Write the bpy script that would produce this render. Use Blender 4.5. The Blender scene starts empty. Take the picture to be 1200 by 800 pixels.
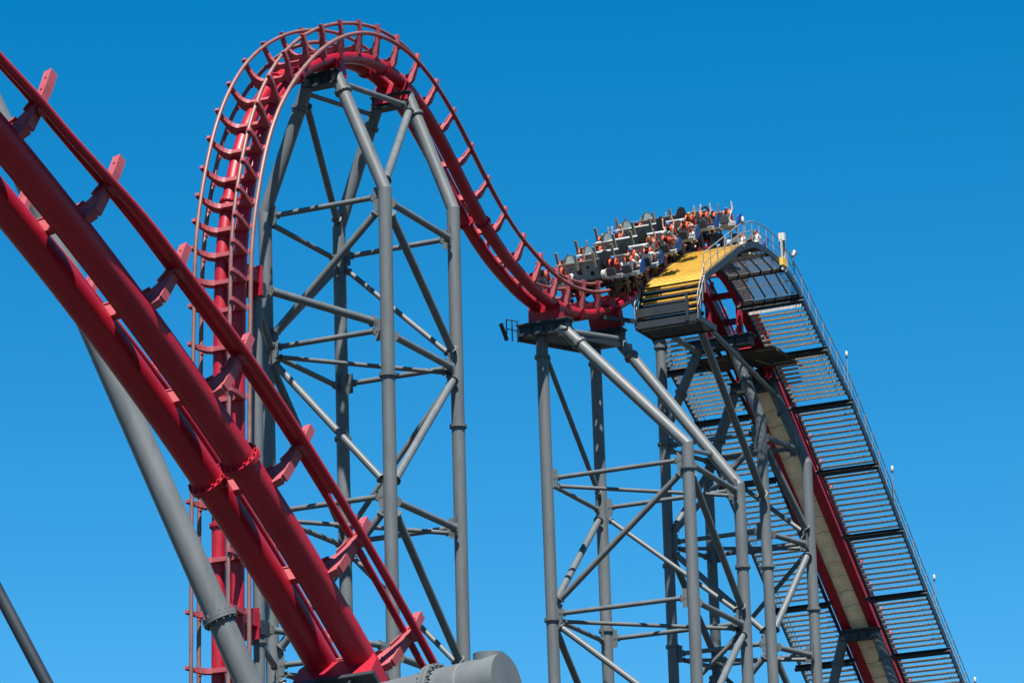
import bpy, bmesh, math, random
from mathutils import Vector as V, Matrix as M
random.seed(7)
C = bpy.context.scene.collection
PI = math.pi

# ------------------------------------------------------------------ camera
F = 4200.0; PITCH = math.radians(16); ROLL = math.radians(1.8)
CAM = V((0, 0, 1.7))
FW = V((0, math.cos(PITCH), math.sin(PITCH))); UP0 = V((0, -math.sin(PITCH), math.cos(PITCH))); RT0 = V((1, 0, 0))
IX = math.cos(ROLL)*RT0 - math.sin(ROLL)*UP0
IY = math.sin(ROLL)*RT0 + math.cos(ROLL)*UP0
cd = bpy.data.cameras.new('camera'); cam = bpy.data.objects.new('camera', cd); C.objects.link(cam)
cd.sensor_width = 36; cd.lens = 36*F/1200; cd.clip_start = 0.5; cd.clip_end = 6000
cam.matrix_world = M(((IX.x, IY.x, -FW.x, CAM.x), (IX.y, IY.y, -FW.y, CAM.y), (IX.z, IY.z, -FW.z, CAM.z), (0, 0, 0, 1)))
bpy.context.scene.camera = cam

# ------------------------------------------------------------------ plan of the ride: one vertical plane, s along it, l across it
TH = math.radians(25)
H = V((math.sin(TH), math.cos(TH), 0)); L = V((math.cos(TH), -math.sin(TH), 0)); Z = V((0, 0, 1))
O = V((-6.73, 140.0, 0))
def W(s, l, z): return O + H*s + L*l + Z*z

# ------------------------------------------------------------------ materials
def mat(name, col, rough=.5, metal=0.0, noise=.12, scale=3.0, dirt=0.0, dirtcol=(.05, .04, .03), spec=.5, bump=0.0, streak=None, coat=0.0):
    col = [c*.36 for c in col]; dirtcol = [c*.36 for c in dirtcol]
    m = bpy.data.materials.new(name); m.use_nodes = True
    nt = m.node_tree; N = nt.nodes; Lk = nt.links
    b = N['Principled BSDF']
    b.inputs['Roughness'].default_value = rough; b.inputs['Metallic'].default_value = metal
    b.inputs['Specular IOR Level'].default_value = spec
    b.inputs['Coat Weight'].default_value = coat; b.inputs['Coat Roughness'].default_value = .25
    tc = N.new('ShaderNodeTexCoord')
    mp = N.new('ShaderNodeMapping'); Lk.new(tc.outputs['Object'], mp.inputs[0])
    if streak: mp.inputs['Scale'].default_value = streak
    n1 = N.new('ShaderNodeTexNoise'); n1.inputs['Scale'].default_value = scale; n1.inputs['Detail'].default_value = 6
    Lk.new(mp.outputs[0], n1.inputs[0])
    r = N.new('ShaderNodeValToRGB'); Lk.new(n1.outputs[0], r.inputs[0])
    a = [max(0, c*(1-noise)) for c in col]; z = [min(1, c*(1+noise)) for c in col]
    r.color_ramp.elements[0].position = .3; r.color_ramp.elements[1].position = .7
    r.color_ramp.elements[0].color = (*a, 1); r.color_ramp.elements[1].color = (*z, 1)
    out = r.outputs[0]
    if dirt:
        n2 = N.new('ShaderNodeTexNoise'); n2.inputs['Scale'].default_value = scale*2.7; n2.inputs['Detail'].default_value = 9
        n2.inputs['Roughness'].default_value = .7
        Lk.new(mp.outputs[0], n2.inputs[0])
        r2 = N.new('ShaderNodeValToRGB'); Lk.new(n2.outputs[0], r2.inputs[0])
        r2.color_ramp.elements[0].position = .52; r2.color_ramp.elements[1].position = .74
        r2.color_ramp.elements[0].color = (0, 0, 0, 1); r2.color_ramp.elements[1].color = (dirt, dirt, dirt, 1)
        mx = N.new('ShaderNodeMix'); mx.data_type = 'RGBA'
        Lk.new(r2.outputs[0], mx.inputs[0]); Lk.new(out, mx.inputs[6]); mx.inputs[7].default_value = (*dirtcol, 1)
        out = mx.outputs[2]
    Lk.new(out, b.inputs['Base Color'])
    rr = N.new('ShaderNodeMapRange'); Lk.new(n1.outputs[0], rr.inputs[0])
    rr.inputs[3].default_value = max(0.02, rough-.1); rr.inputs[4].default_value = min(1, rough+.12)
    Lk.new(rr.outputs[0], b.inputs['Roughness'])
    if bump:
        bp = N.new('ShaderNodeBump'); bp.inputs['Strength'].default_value = bump; bp.inputs['Distance'].default_value = .01
        Lk.new(n1.outputs[0], bp.inputs['Height']); Lk.new(bp.outputs[0], b.inputs['Normal'])
    return m
RED = mat('red_paint', (.72, .011, .046), .44, noise=.14, scale=.9, dirt=.30, dirtcol=(.44, .03, .05), spec=.36)
REDF = mat('faded_red_paint', (.70, .135, .17), .55, noise=.14, scale=2.0, dirt=.4, dirtcol=(.42, .05, .06), spec=.4)
RAIL = mat('worn_rail_red', (.62, .06, .065), .45, metal=.1, noise=.2, scale=2.5, dirt=.5, dirtcol=(.42, .30, .26))
STEELRAIL = mat('bare_rail_steel', (.44, .23, .20), .52, metal=.3, noise=.15, scale=2.5, dirt=.4, dirtcol=(.42, .12, .09))
GREY = mat('grey_paint', (.232, .260, .275), .48, noise=.14, scale=1.1, dirt=.55, dirtcol=(.15, .155, .15), spec=.3, streak=(1.6, 1.6, .35))
DGREY = mat('dark_blue_grey_paint', (.045, .060, .080), .5, noise=.15, scale=2.0, dirt=.3, dirtcol=(.10, .10, .10), spec=.35)
GALV = mat('galvanised_steel', (.52, .52, .51), .5, metal=.35, noise=.15, scale=6, dirt=.3, dirtcol=(.2, .17, .14))
GRATE = mat('grating_steel', (1.1, 1.04, .96), .55, metal=.2, noise=.35, scale=5, dirt=.75, dirtcol=(.16, .14, .12))
BLACKST = mat('black_steel', (.022, .022, .024), .5, noise=.2, scale=5)
YEL = mat('yellow_paint', (1.45, .92, .15), .55, noise=.14, scale=2.2, dirt=.55, dirtcol=(.62, .40, .13))
TAN = mat('weathered_belly_panel', (2.1, 1.68, 1.18), .75, noise=.16, scale=1.8, dirt=.5, dirtcol=(1.2, .95, .65), bump=.3)
RUST = mat('rusty_brown_deck', (.08, .06, .04), .85, noise=.35, scale=4, dirt=.6, dirtcol=(.35, .22, .15))
CARGREY = mat('car_grey_green', (.52, .64, .58), .42, noise=.08, scale=5, dirt=.25, dirtcol=(.45, .5, .46))
CARLIGHT = mat('car_light_grey', (.78, .82, .79), .4, noise=.08, scale=6, dirt=.2, dirtcol=(.35, .35, .34))
BLACK = mat('black_plastic', (.014, .014, .016), .4, noise=.2, scale=6)
CHAR = mat('charcoal_seat_shell', (.09, .094, .10), .45, noise=.15, scale=8)
BLUE = mat('blue_pad', (.015, .13, .55), .45, noise=.1, scale=8)
ORANGE = mat('orange_pad', (1.25, .13, .015), .5, noise=.1, scale=8)
POSTTAN = mat('tan_post', (.55, .44, .32), .65, noise=.15, scale=9)
UNDER = mat('greasy_wheel_carrier', (.022, .022, .02), .6, noise=.35, scale=6, dirt=.5, dirtcol=(.05, .045, .035), spec=.2)
WHITE = mat('white_lamp_plastic', (1.2, 1.15, 1.05), .4, noise=.08, scale=6, dirt=.6, dirtcol=(.55, .45, .35))
DIRTG = mat('shrubby_ground', (.07, .08, .07), .95, noise=.35, scale=.05, dirt=.6, dirtcol=(.12, .12, .09))
SKINS = [mat('skin_light', (1.0, .58, .42), .5, noise=.05), mat('skin_tan', (.75, .40, .26), .5, noise=.05), mat('skin_brown', (.20, .10, .06), .5, noise=.05)]
HAIRS = [mat('hair_dark', (.018, .013, .01), .5), mat('hair_brown', (.09, .045, .02), .5), mat('hair_blond', (.42, .27, .11), .5)]
CLOTH = {k: mat('cloth_'+k, c, .85, noise=.08, scale=10) for k, c in dict(white=(1.4, 1.4, 1.38), black=(.02, .02, .022), grey=(.25, .26, .28), navy=(.02, .035, .13), red=(.5, .03, .03), blue=(.06, .2, .55), green=(.05, .22, .10), pink=(.7, .3, .34), khaki=(.35, .27, .17), denim=(.05, .09, .2)).items()}

# ------------------------------------------------------------------ mesh helpers
class MB:
    def __init__(self): self.v = []; self.f = []; self.s = []
    def add(self, vs, fs, smooth=False):
        k = len(self.v); self.v += [V(p) for p in vs]; self.f += [tuple(i+k for i in f) for f in fs]; self.s += [smooth]*len(fs)
        return self
    def tube(self, pts, r, n=14, caps=True, ref=None):
        pts = [V(p) for p in pts]; rs = r if isinstance(r, (list, tuple)) else [r]*len(pts)
        T = []
        for i in range(len(pts)):
            a = pts[max(i-1, 0)]; b = pts[min(i+1, len(pts)-1)]; T.append((b-a).normalized())
        u = ref.copy() if ref else (Z if abs(T[0].z) < .9 else V((1, 0, 0)))
        u = (u - T[0]*u.dot(T[0])).normalized(); vs = []
        for i, p in enumerate(pts):
            u = (u - T[i]*u.dot(T[i])).normalized(); w = T[i].cross(u)
            vs += [p + (u*math.cos(2*PI*j/n)+w*math.sin(2*PI*j/n))*rs[i] for j in range(n)]
        fs = [(i*n+j, i*n+(j+1) % n, (i+1)*n+(j+1) % n, (i+1)*n+j) for i in range(len(pts)-1) for j in range(n)]
        self.add(vs, fs, True)
        if caps:
            self.add(vs[:n], [tuple(reversed(range(n)))]); self.add(vs[-n:], [tuple(range(n))])
        return self
    def kink(self, pts, r, n=16):           # mitred straight pipes
        pts = [V(p) for p in pts]; out = []
        if len(pts) == 2: return self.tube(pts, r, n)
        T = [(pts[i+1]-pts[i]).normalized() for i in range(len(pts)-1)]
        t = T[0]; u = (V((.3, 1, .2)) - t*V((.3, 1, .2)).dot(t)).normalized(); w = t.cross(u)
        ring = [pts[0] + (u*math.cos(2*PI*j/n)+w*math.sin(2*PI*j/n))*r for j in range(n)]
        rings = [ring]
        for i in range(1, len(pts)):
            d = T[i-1]; nrm = (T[i-1]+T[i]).normalized() if i < len(pts)-1 else d
            ring = [q + d*((pts[i]-q).dot(nrm)/d.dot(nrm)) for q in ring]; rings.append(ring)
        for a, b in zip(rings, rings[1:]):
            self.add(a+b, [(j, (j+1) % n, n+(j+1) % n, n+j) for j in range(n)], True)
        self.add(rings[0], [tuple(reversed(range(n)))]); self.add(rings[-1], [tuple(range(n))])
        return self
    def box(self, c, ax, ay, az, hx, hy, hz):
        c = V(c); ax = V(ax)*hx; ay = V(ay)*hy; az = V(az)*hz
        vs = [c+ax*i+ay*j+az*k for i in (-1, 1) for j in (-1, 1) for k in (-1, 1)]
        return self.add(vs, [(0, 1, 3, 2), (4, 6, 7, 5), (0, 4, 5, 1), (2, 3, 7, 6), (0, 2, 6, 4), (1, 5, 7, 3)])
    def beam(self, a, b, up, w, h):          # box between two points
        a = V(a); b = V(b); t = (b-a); ln = t.length; t.normalize(); up = V(up); up = (up - t*up.dot(t)).normalized(); sd = t.cross(up)
        return self.box((a+b)/2, t, sd, up, ln/2, w/2, h/2)
    def prism(self, poly, o, u, v, w, th):   # polygon in u,v extruded th along w, centred
        o = V(o); n = len(poly)
        a = [o+V(u)*p[0]+V(v)*p[1]-V(w)*th/2 for p in poly]; b = [q+V(w)*th for q in a]
        self.add(a, [tuple(reversed(range(n)))]); self.add(b, [tuple(range(n))])
        self.add(a+b, [(i, (i+1) % n, n+(i+1) % n, n+i) for i in range(n)])
        return self
    def ring(self, c, t, r, h, n=20):        # flange disc with bolt heads
        c = V(c); t = V(t).normalized(); self.tube([c-t*h/2, c+t*h/2], r, n)
        return self
    def bolts(self, c, t, r, h, n=14, br=.022):
        c = V(c); t = V(t).normalized(); u = (Z if abs(t.z) < .9 else V((1, 0, 0))); u = (u-t*u.dot(t)).normalized(); w = t.cross(u)
        for k in range(n):
            p = c+(u*math.cos(2*PI*k/n)+w*math.sin(2*PI*k/n))*r
            self.tube([p-t*h/2, p+t*h/2], br, 6)
        return self
    def loft(self, rings, smooth=True, close=True):
        n = len(rings[0]); vs = [p for r in rings for p in r]
        self.add(vs, [(i*n+j, i*n+(j+1) % n, (i+1)*n+(j+1) % n, (i+1)*n+j) for i in range(len(rings)-1) for j in range(n)], smooth)
        if close: self.add(rings[0], [tuple(reversed(range(n)))]); self.add(rings[-1], [tuple(range(n))])
        return self
    def mesh(self, name, m, org=V((0, 0, 0))):
        me = bpy.data.meshes.new(name); me.from_pydata([p-org for p in self.v], [], self.f); me.polygons.foreach_set('use_smooth', self.s)
        bm = bmesh.new(); bm.from_mesh(me)
        bmesh.ops.recalc_face_normals(bm, faces=bm.faces); bm.to_mesh(me); bm.free()
        me.materials.append(m); me.update(); return me
    def build(self, name, m, root=None, **kw):
        org = root_org(root) if root else V((0, 0, 0))
        if root is None:
            org = V((sum(p.x for p in self.v)/len(self.v), sum(p.y for p in self.v)/len(self.v), min(p.z for p in self.v)))
        o = bpy.data.objects.new(name, self.mesh(name, m, org)); C.objects.link(o)
        if root: o.parent = root
        else: o.location = org
        for k, v in kw.items(): o[k] = v
        return o
def root_org(o):
    p = V((0, 0, 0))
    while o: p = p + o.location; o = o.parent
    return p
def thing(name, label, cat, loc=(0, 0, 0), group=None):
    o = bpy.data.objects.new(name, None); o.empty_display_size = .5; C.objects.link(o); o.location = V(loc)
    o['label'] = label; o['category'] = cat
    if group: o['group'] = group
    return o
def inst(name, me, root, mw, **kw):           # one more part sharing a mesh, placed by a world matrix
    o = bpy.data.objects.new(name, me); C.objects.link(o); o.parent = root
    o.matrix_local = M.Translation(-root_org(root)) @ mw
    for k, v in kw.items(): o[k] = v
    return o
def frame(x, y, z, p): return M(((x.x, y.x, z.x, p.x), (x.y, y.y, z.y, p.y), (x.z, y.z, z.z, p.z), (0, 0, 0, 1)))

# ------------------------------------------------------------------ ground, far below the picture
g = MB(); n = 40; S = 3000
vs = []
for i in range(n+1):
    for j in range(n+1):
        x = -S+2*S*i/n; y = -S+2*S*j/n; vs.append((x, y, -.2+.15*math.sin(x*.01)*math.cos(y*.013)))
g.add(vs, [(i*(n+1)+j, (i+1)*(n+1)+j, (i+1)*(n+1)+j+1, i*(n+1)+j+1) for i in range(n) for j in range(n)], True)
go = g.build('ground', DIRTG); go['kind'] = 'structure'

# ------------------------------------------------------------------ main path
MID = [(-10.0, 14), (-9.95, 20), (-9.9, 26.43), (-9.8, 32.31), (-9.6, 39.02), (-9.42, 43.15), (-9.08, 44.81), (-8.6, 46.36), (-8.08, 47.79), (-7.2, 49.4), (-5.82, 51.1), (-4.01, 52.5), (-2.1, 53.55), (-.07, 54.3), (1.54, 54.7), (3.02, 54.85), (4.4, 54.8), (5.78, 54.45), (7.53, 53.7), (8.96, 52.8), (10.97, 51.4), (12.62, 50.4), (14.32, 49.62), (16.94, 48.9), (18.92, 48.6), (20.78, 48.62), (23.2, 49.0), (25.6, 49.8), (27.9, 50.85), (30.52, 52.3), (33.77, 54.05), (36.64, 55.3), (39.3, 55.8), (41.3, 55.3), (44.3, 53.3), (48.4, 50.05), (51.8, 47.36), (58.4, 42.15), (62.2, 39.15), (66, 36.15), (72, 31.4)]
class Path:
    def __init__(self, pts, it=60, step=.15):
        P = [V((p[0], p[1], 0)) for p in pts]; Q = []; acc = 0.0
        for a, b in zip(P, P[1:]):
            ln = (b-a).length; t = -acc
            while t + step <= ln + 1e-9 or not Q:
                if not Q: Q.append(a.copy()); t = 0; continue
                t += step
                Q.append(a + (b-a)*(t/ln))
            acc = ln - t
        for _ in range(it):
            Q = [Q[0]] + [Q[i]*.5 + (Q[i-1]+Q[i+1])*.25 for i in range(1, len(Q)-1)] + [Q[-1]]
        self.Q = Q; self.A = [0]
        for a, b in zip(Q, Q[1:]): self.A.append(self.A[-1]+(b-a).length)
    def idx(self, a):
        lo, hi = 0, len(self.A)-1
        while hi-lo > 1:
            m = (lo+hi)//2
            if self.A[m] <= a: lo = m
            else: hi = m
        return lo
    def at(self, a):
        i = max(1, min(len(self.Q)-3, self.idx(a))); f = max(-1, min(2, (a-self.A[i])/(self.A[i+1]-self.A[i])))
        p = self.Q[i].lerp(self.Q[i+1], f) if 0 <= f <= 1 else self.Q[i]+(self.Q[i+1]-self.Q[i])*f
        t0 = (self.Q[i+1]-self.Q[i-1]).normalized(); t1 = (self.Q[i+2]-self.Q[i]).normalized(); t = t0.lerp(t1, min(1, max(0, f))).normalized()
        return W(p.x, 0, p.y), H*t.x+Z*t.y, H*(-t.y)+Z*t.x      # point, tangent, normal
    def arc_s(self, s):
        return next(self.A[i] for i in range(len(self.Q)) if self.Q[i].x >= s and self.A[i] > 40)
PATH = Path(MID)
def TP(a, l=0, n=0):
    p, t, nn = PATH.at(a); return p+L*l+nn*n
def arange(a, b, st):
    k = max(1, int(round((b-a)/st))); return [a+(b-a)*i/k for i in range(k+1)]
def sm(a, b, x):
    t = max(0, min(1, (x-a)/(b-a))); return t*t*(3-2*t)
A_END = PATH.arc_s(36.5)           # spine tubes end where the lift's box girders start
A_LAST = PATH.A[-4]

# one tie: U-shaped web with flanges, in the frame x = across, y = up from the track, z = along it
def tie_mesh():
    m = MB(); X = V((1, 0, 0)); Y = V((0, 1, 0)); Zz = V((0, 0, 1))
    half = [(.965, 1.50), (.955, 1.1), (.82, .20), (.76, .12), (.58, .04)]
    inner = [(0.0, .44), (.40, .44), (.54, .50), (.66, .62), (.76, .80), (.81, 1.0), (.825, 1.50)]
    poly = [(-x, y) for x, y in half[::1]]        # left outside going down
    poly = poly + [(-.42, .10), (.42, .10)] + [(x, y) for x, y in half[::-1]] + [(x, y) for x, y in inner[::-1]] + [(-x, y) for x, y in inner[1:]]
    m.prism(poly, (0, 0, 0), X, Y, Zz, .12)
    for sg in (-1, 1):
        m.beam((sg*.972, 1.48, 0), (sg*.966, 1.1, 0), Zz, .035, .17); m.beam((sg*.966, 1.1, 0), (sg*.83, .20, 0), Zz, .035, .17)
        m.beam((sg*.62, .05, 0), (sg*.81, .15, 0), Y, .14, .03)
        for bx, by in ((.90, 1.32), (.88, 1.05), (.60, .30), (.50, .22)): m.tube([(sg*bx, by, -.08), (sg*bx, by, .08)], .022, 6)
        pts = inner[1:]
        for a, b in zip(pts[:-2], pts[1:-1]):
            m.beam((sg*a[0], a[1], 0), (sg*b[0], b[1], 0), V((0, 0, 1)).cross(V((b[0]-a[0], b[1]-a[1], 0))), .205, .035)
        m.box((sg*.70, .30, .0), V((.6*sg, .8, 0)), V((-.8*sg, .6, 0)), Zz, .16, .02, .07)   # stiffener
    m.box((0, .452, 0), X, Y, Zz, .42, .016, .085)
    return m.mesh('tie', REDF)
TIE = tie_mesh()
def clamp_mesh():                               # block between prong and running rail
    m = MB(); m.box((1.02, 0, 0), (1, 0, 0), (0, 1, 0), (0, 0, 1), .05, .10, .12); return m
def add_track(root, at, a0, a1, ties, flangesN, flangesF, runn, tube=True, rt=.275, step=.3, g=.40, rr=(.078, .088)):
    """at(a) -> point, tangent, normal, across"""
    def P(a, l, n):
        p, t, nn, ll = at(a); return p+ll*l+nn*n
    aa = arange(a0, a1, step); spines = {}
    if tube:
        for sg in (1, -1):
            spines[sg] = MB().tube([P(a, sg*g, 0) for a in aa], rt, 28).build('spine_tube', RED, root)
        for sg, fl in ((1, flangesN), (-1, flangesF)):
            for f in fl:
                _, t, _, _ = at(f); c = P(f, sg*g, 0)
                m = MB().ring(c-t*.028, t, rt+.085, .05, 28).ring(c+t*.028, t, rt+.085, .05, 28).bolts(c, t, rt+.052, .20, 16)
                m.build('flange', RED, spines[sg])
    for sg in (1, -1):
        for nm, l, nf, r, mt in (('guide_rail', .79, runn[3], rr[0], runn[1]), ('running_rail', 1.075, runn[0], rr[1], runn[2])):
            o = MB().tube([P(a, sg*l, nf(a)) for a in aa], r, 14, ref=at(a0)[2]).build(nm, mt, root)
            o.data.materials.append(STEELRAIL)                       # the face the wheels polish
            for i, pl_ in enumerate(o.data.polygons):
                if i < (len(aa)-1)*14 and math.cos((i % 14+.5)*2*PI/14) > .2: pl_.material_index = 1
    for a in ties:
        p, t, nn, ll = at(a)
        inst('tie', TIE, root, frame(ll, nn, t, p) if ll.cross(nn).dot(t) > 0 else frame(-ll, nn, t, p))
        for sg in (-1, 1):
            MB().box(P(a, sg*1.02, runn[0](a)), ll, nn, t, .05, .09, .10).build('rail_clamp', REDF, root)
def lerpn(t, tab):
    if t <= tab[0][0]: return tab[0][1]
    for (a, u), (b, v) in zip(tab, tab[1:]):
        if t <= b: return u+(v-u)*sm(a, b, t)
    return tab[-1][1]
at_main = lambda a: (*PATH.at(a), L)
TIES = [2.1, 4.3, 6.5, 8.7, 10.9, 12.9, 15.0, 17.1, 19.2, 21.25, 23.3, 25.35, 26.85, 28.0, 29.1, 30.14, 31.19, 32.39, 33.74, 35.08, 36.58, 38.22, 40.01, 41.66, 43.3, 44.95, 46.5, 48.09, 49.73, 51.37, 53.01, 54.96, 56.91, 59.01, 61.25, 63.2, 65.14, 66.64, 68.4]
a = 70.3
while a < A_END-.4: TIES.append(a); a += 1.85
run_n = lambda a: .30 + (.93-.30)*sm(37, 46, a)
trk = thing('coaster_track', 'red twin tube track rising from the dip over the tall hump and plunging straight down', 'coaster track', W(-9.9, 0, 0))
add_track(trk, at_main, .6, A_END, TIES, [47.79, 39.41, 58.26, 68.43, 31.49, 18.5], [47.64, 31.64, 58.11, 68.0, 39.2, 18.5], (run_n, RAIL, RAIL, lambda a: 1.35))
# saddles: red plates that carry the tubes on the towers
def saddle(root, at, a, depth=.55, wid=.95, name='saddle_plate'):
    p, t, nn, ll = at(a); m = MB()
    hz = V((t.x, t.y, 0)).normalized() if abs(t.z) < .95 else t
    for q in (-.22, .22):
        m.prism([(-.80, -depth), (-.80, -.12), (-.62, .10), (-.2, -.05), (.2, -.05), (.62, .10), (.80, -.12), (.80, -depth)], p+t*q, ll, nn, t, .05)
    for l in (-.78, 0, .78): m.box(p+ll*l-nn*(depth+.12)/2, t, ll, nn, .24, .025, (depth-.12)/2)
    return m.build(name, RED, root)
A1 = PATH.arc_s(-1.68); A2 = PATH.arc_s(4.78); A3 = PATH.arc_s(19.68); A4 = PATH.arc_s(26.33)
A1 = next(PATH.A[i] for i in range(len(PATH.Q)) if PATH.Q[i].x >= -1.68)
for a in (A1, A2, A3, A4): saddle(trk, at_main, a, .95)
# bracket that ties the vertical drop to its column
for z, k in ((42.35, 1), (28.9, .5)):
    m = MB(); q = W(-8.62, 0, z); m.box(q, H, L, Z, .72, .5*k, .03); m.box(q+Z*.5, H, L, Z, .72, .5*k, .03)
    for l in (-.5*k, .5*k): m.box(q+L*l+Z*.25, H, L, Z, .72, .03, .27)
    m.box(q+H*.55+Z*.1, H, L, Z, .04, .62*k, .6)
    m.build('column_bracket', RED, trk)

# ------------------------------------------------------------------ support towers
def pipe_leg(root, pts, r, collars=(), gussets=()):
    o = MB().kink(pts, r, 20).build('leg', GREY, root)
    for z in collars:
        for a, b in zip(pts, pts[1:]):
            if b.z <= z <= a.z:
                f = (a.z-z)/(a.z-b.z); c = a.lerp(b, f); t = (b-a).normalized()
                MB().ring(c+t*.03, t, r+.085, .055, 24).ring(c-t*.03, t, r+.085, .055, 24).bolts(c, t, r+.05, .2, 14).build('collar', GREY, o)
    return o
def brace(root, a, b, r, ra, rb, mt=None):
    a = V(a); b = V(b); t = (b-a).normalized(); a2 = a+t*(ra+.16); b2 = b-t*(rb+.16)
    m = MB().tube([a2+t*.16, b2-t*.16], r, 12)
    up = Z if abs(t.z) < .9 else H
    sd = t.cross(up).normalized()
    for p, d in ((a2, 1), (b2, -1)):
        m.tube([p+t*.15*d, p+t*.18*d], r*1.5, 12)
        m.box(p+t*.05*d, t, t.cross(sd), sd, .12, r*1.0, .018)
        m.box(p-t*.10*d, t, t.cross(sd), sd, .12, r*1.1, .012)
        for e in (-.05, .05): m.tube([p-t*(.02+e)*d-sd*.05, p-t*(.02+e)*d+sd*.05], .022, 6)
    return m.build('brace', mt or GREY, root)
def tower(root, bents, levels, rl, rb, first_face=True, thick=None, collars=None, skip=()):
    """bents: two dicts s, far=[(l,z)...], near=[(l,z)...] ; levels: list of z"""
    legs = {}
    def on(b, side, z):
        pts = b[side]
        for (l0, z0), (l1, z1) in zip(pts, pts[1:]):
            if z1 <= z <= z0 and z0 != z1: return W(b['s'], l0+(l1-l0)*(z0-z)/(z0-z1), z)
        return W(b['s'], pts[-1][0], z)
    for k, b in enumerate(bents):
        for side in ('far', 'near'):
            leg = pipe_leg(root, [W(b['s'], l, z) for l, z in b[side]], rl, (collars or {}).get((k, side), ()))
            for z in levels:                          # gusset plates facing the other legs
                p = on(b, side, z); d = L if side == 'far' else -L
                gm = MB().box(p+d*(rl+.09), d, Z, H, .16, .42, .016)
                e = H if k == 0 else -H
                gm.box(p+e*(rl+.09), e, Z, L, .16, .42, .016)
                gm.build('gusset', GREY, leg)
    A, B = bents; G = .28
    for i, z in enumerate(levels):
        Af, An, Bf, Bn = (on(A, 'far', z), on(A, 'near', z), on(B, 'far', z), on(B, 'near', z))
        brace(root, Af, An, rb, rl, rl); brace(root, Bf, Bn, rb, rl, rl)
        brace(root, Af+Z*-.15, Bf+Z*-.15, rb, rl, rl); brace(root, An+Z*-.15, Bn+Z*-.15, rb*1.25, rl, rl)
        if i > 0 or first_face == 'plan': brace(root, Af-Z*.3, Bn-Z*.3, rb*.85, rl, rl)
        if i+1 < len(levels):
            z2 = levels[i+1]; D = lambda p, q: (p-Z*G, q+Z*G)
            a2, b2, c2, d2 = (on(A, 'far', z2), on(A, 'near', z2), on(B, 'far', z2), on(B, 'near', z2))
            fl = i % 2
            tk = rb*1.3
            if (i, 'A') not in skip: brace(root, *(D(An, a2) if not fl else D(Af, b2)), tk, rl, rl)
            if (i, 'B') not in skip: brace(root, *(D(Bf, d2) if not fl else D(Bn, c2)), rb, rl, rl)
            if (i, 'N') not in skip: brace(root, *(D(An, d2) if not fl else D(Bn, b2)), tk*1.12, rl, rl)
            if (i, 'F') not in skip: brace(root, *(D(Bf, a2) if not fl else D(Af, c2)), tk*1.12, rl, rl)
    return on
def crossbeam(root, s, l0, l1, z, h=.42, w=.5, plate=True, mt=None):
    m = MB(); c = W(s, (l0+l1)/2, z); hl = (l1-l0)/2
    m.box(c+Z*h/2, L, H, Z, hl, w/2, .03); m.box(c-Z*h/2, L, H, Z, hl, w/2, .03)
    for q in (-w*.32, w*.32): m.box(c+H*q, L, H, Z, hl-.02, .02, h/2-.04)
    for k in range(5): m.box(c+L*(-hl+.05+(2*hl-.1)*k/4), L, H, Z, .018, w/2-.01, h/2-.04)
    if plate: m.box(c+Z*(h/2+.075), L, H, Z, hl*1.05, w*.62, .03)
    return m.build('crossbeam', mt or DGREY, root)

g_t = 'grey steel pipe support towers'
t1 = thing('support_tower', 'tallest grey pipe tower standing beneath the crest of the red hump', 'support tower', W(1.5, 0, 0), g_t)
b1 = [dict(s=-1.68, far=[(-.62, 52.9), (-2.78, 47.55), (-2.5, 41.9), (-2.5, 0)], near=[(.62, 52.95), (2.76, 47.62), (2.6, 42), (2.66, 28), (2.66, 0)]),
      dict(s=4.78, far=[(-.75, 54.0), (-2.78, 48.66), (-2.68, 41.6), (-2.68, 0)], near=[(.64, 54.05), (2.66, 48.62), (2.49, 41.4), (2.49, 0)])]
for b in b1:
    for k in ('far', 'near'): b[k] = b[k][:2]+[(b[k][2][0], 0)]
on1 = tower(t1, b1, [47.35, 41.75, 34.95, 28.7, 22.3, 15.8, 9], .275, .115,
            collars={(0, 'near'): (52.15, 39.85, 20), (0, 'far'): (51.75, 33), (1, 'near'): (53.1, 39.2, 20), (1, 'far'): (52.9, 39.4)})
crossbeam(t1, -1.68, -.85, .85, 52.75, .42, .62); crossbeam(t1, 4.78, -.95, .85, 53.85, .42, .62)
brace(t1, W(-1.68, .8, 52.55), W(4.78, .6, 53.6), .12, .1, .1); brace(t1, W(-1.68, -.85, 52.4), W(4.78, -.9, 53.4), .10, .1, .1)
brace(t1, W(-1.68, -.85, 52.2), W(4.78, -2.78, 48.7), .15, .2, .2); brace(t1, W(4.78, .75, 53.45), W(-1.68, 2.72, 47.8), .17, .2, .2)

t2 = thing('support_tower', 'grey pipe tower with two long raking legs under the dip where the train is', 'support tower', W(23, 3, 0), g_t)
b2 = [dict(s=19.68, far=[(-.25, 47.3), (-.05, 0)], near=[(.8, 47.45), (6.72, 41.13), (6.5, 0)]),
      dict(s=26.33, far=[(-.5, 48.6), (-.4, 0)], near=[(.6, 48.62), (6.48, 40.65), (6.42, 0)])]
on2 = tower(t2, b2, [40.45, 34.2, 28, 21.5, 15, 8.5], .275, .11, first_face='plan',
            collars={(0, 'near'): (46.55, 40.05), (0, 'far'): (46.2, 33.95), (1, 'near'): (47.6, 36.8), (1, 'far'): (47.5, 34.6, 30.5)})
crossbeam(t2, 19.68, -1.3, 1.2, 47.5, .42, .62); crossbeam(t2, 26.33, -.95, 1.0, 48.75, .42, .62)
brace(t2, W(19.68, -.2, 46.6), W(26.33, -.45, 40.75), .12, .27, .27)
brace(t2, W(19.68, 1.0, 47.25), W(26.33, .9, 48.5), .15, .2, .2)
brace(t2, W(19.68, 6.65, 40.9), W(26.33, 5.2, 42.3), .11, .27, .27)

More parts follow.
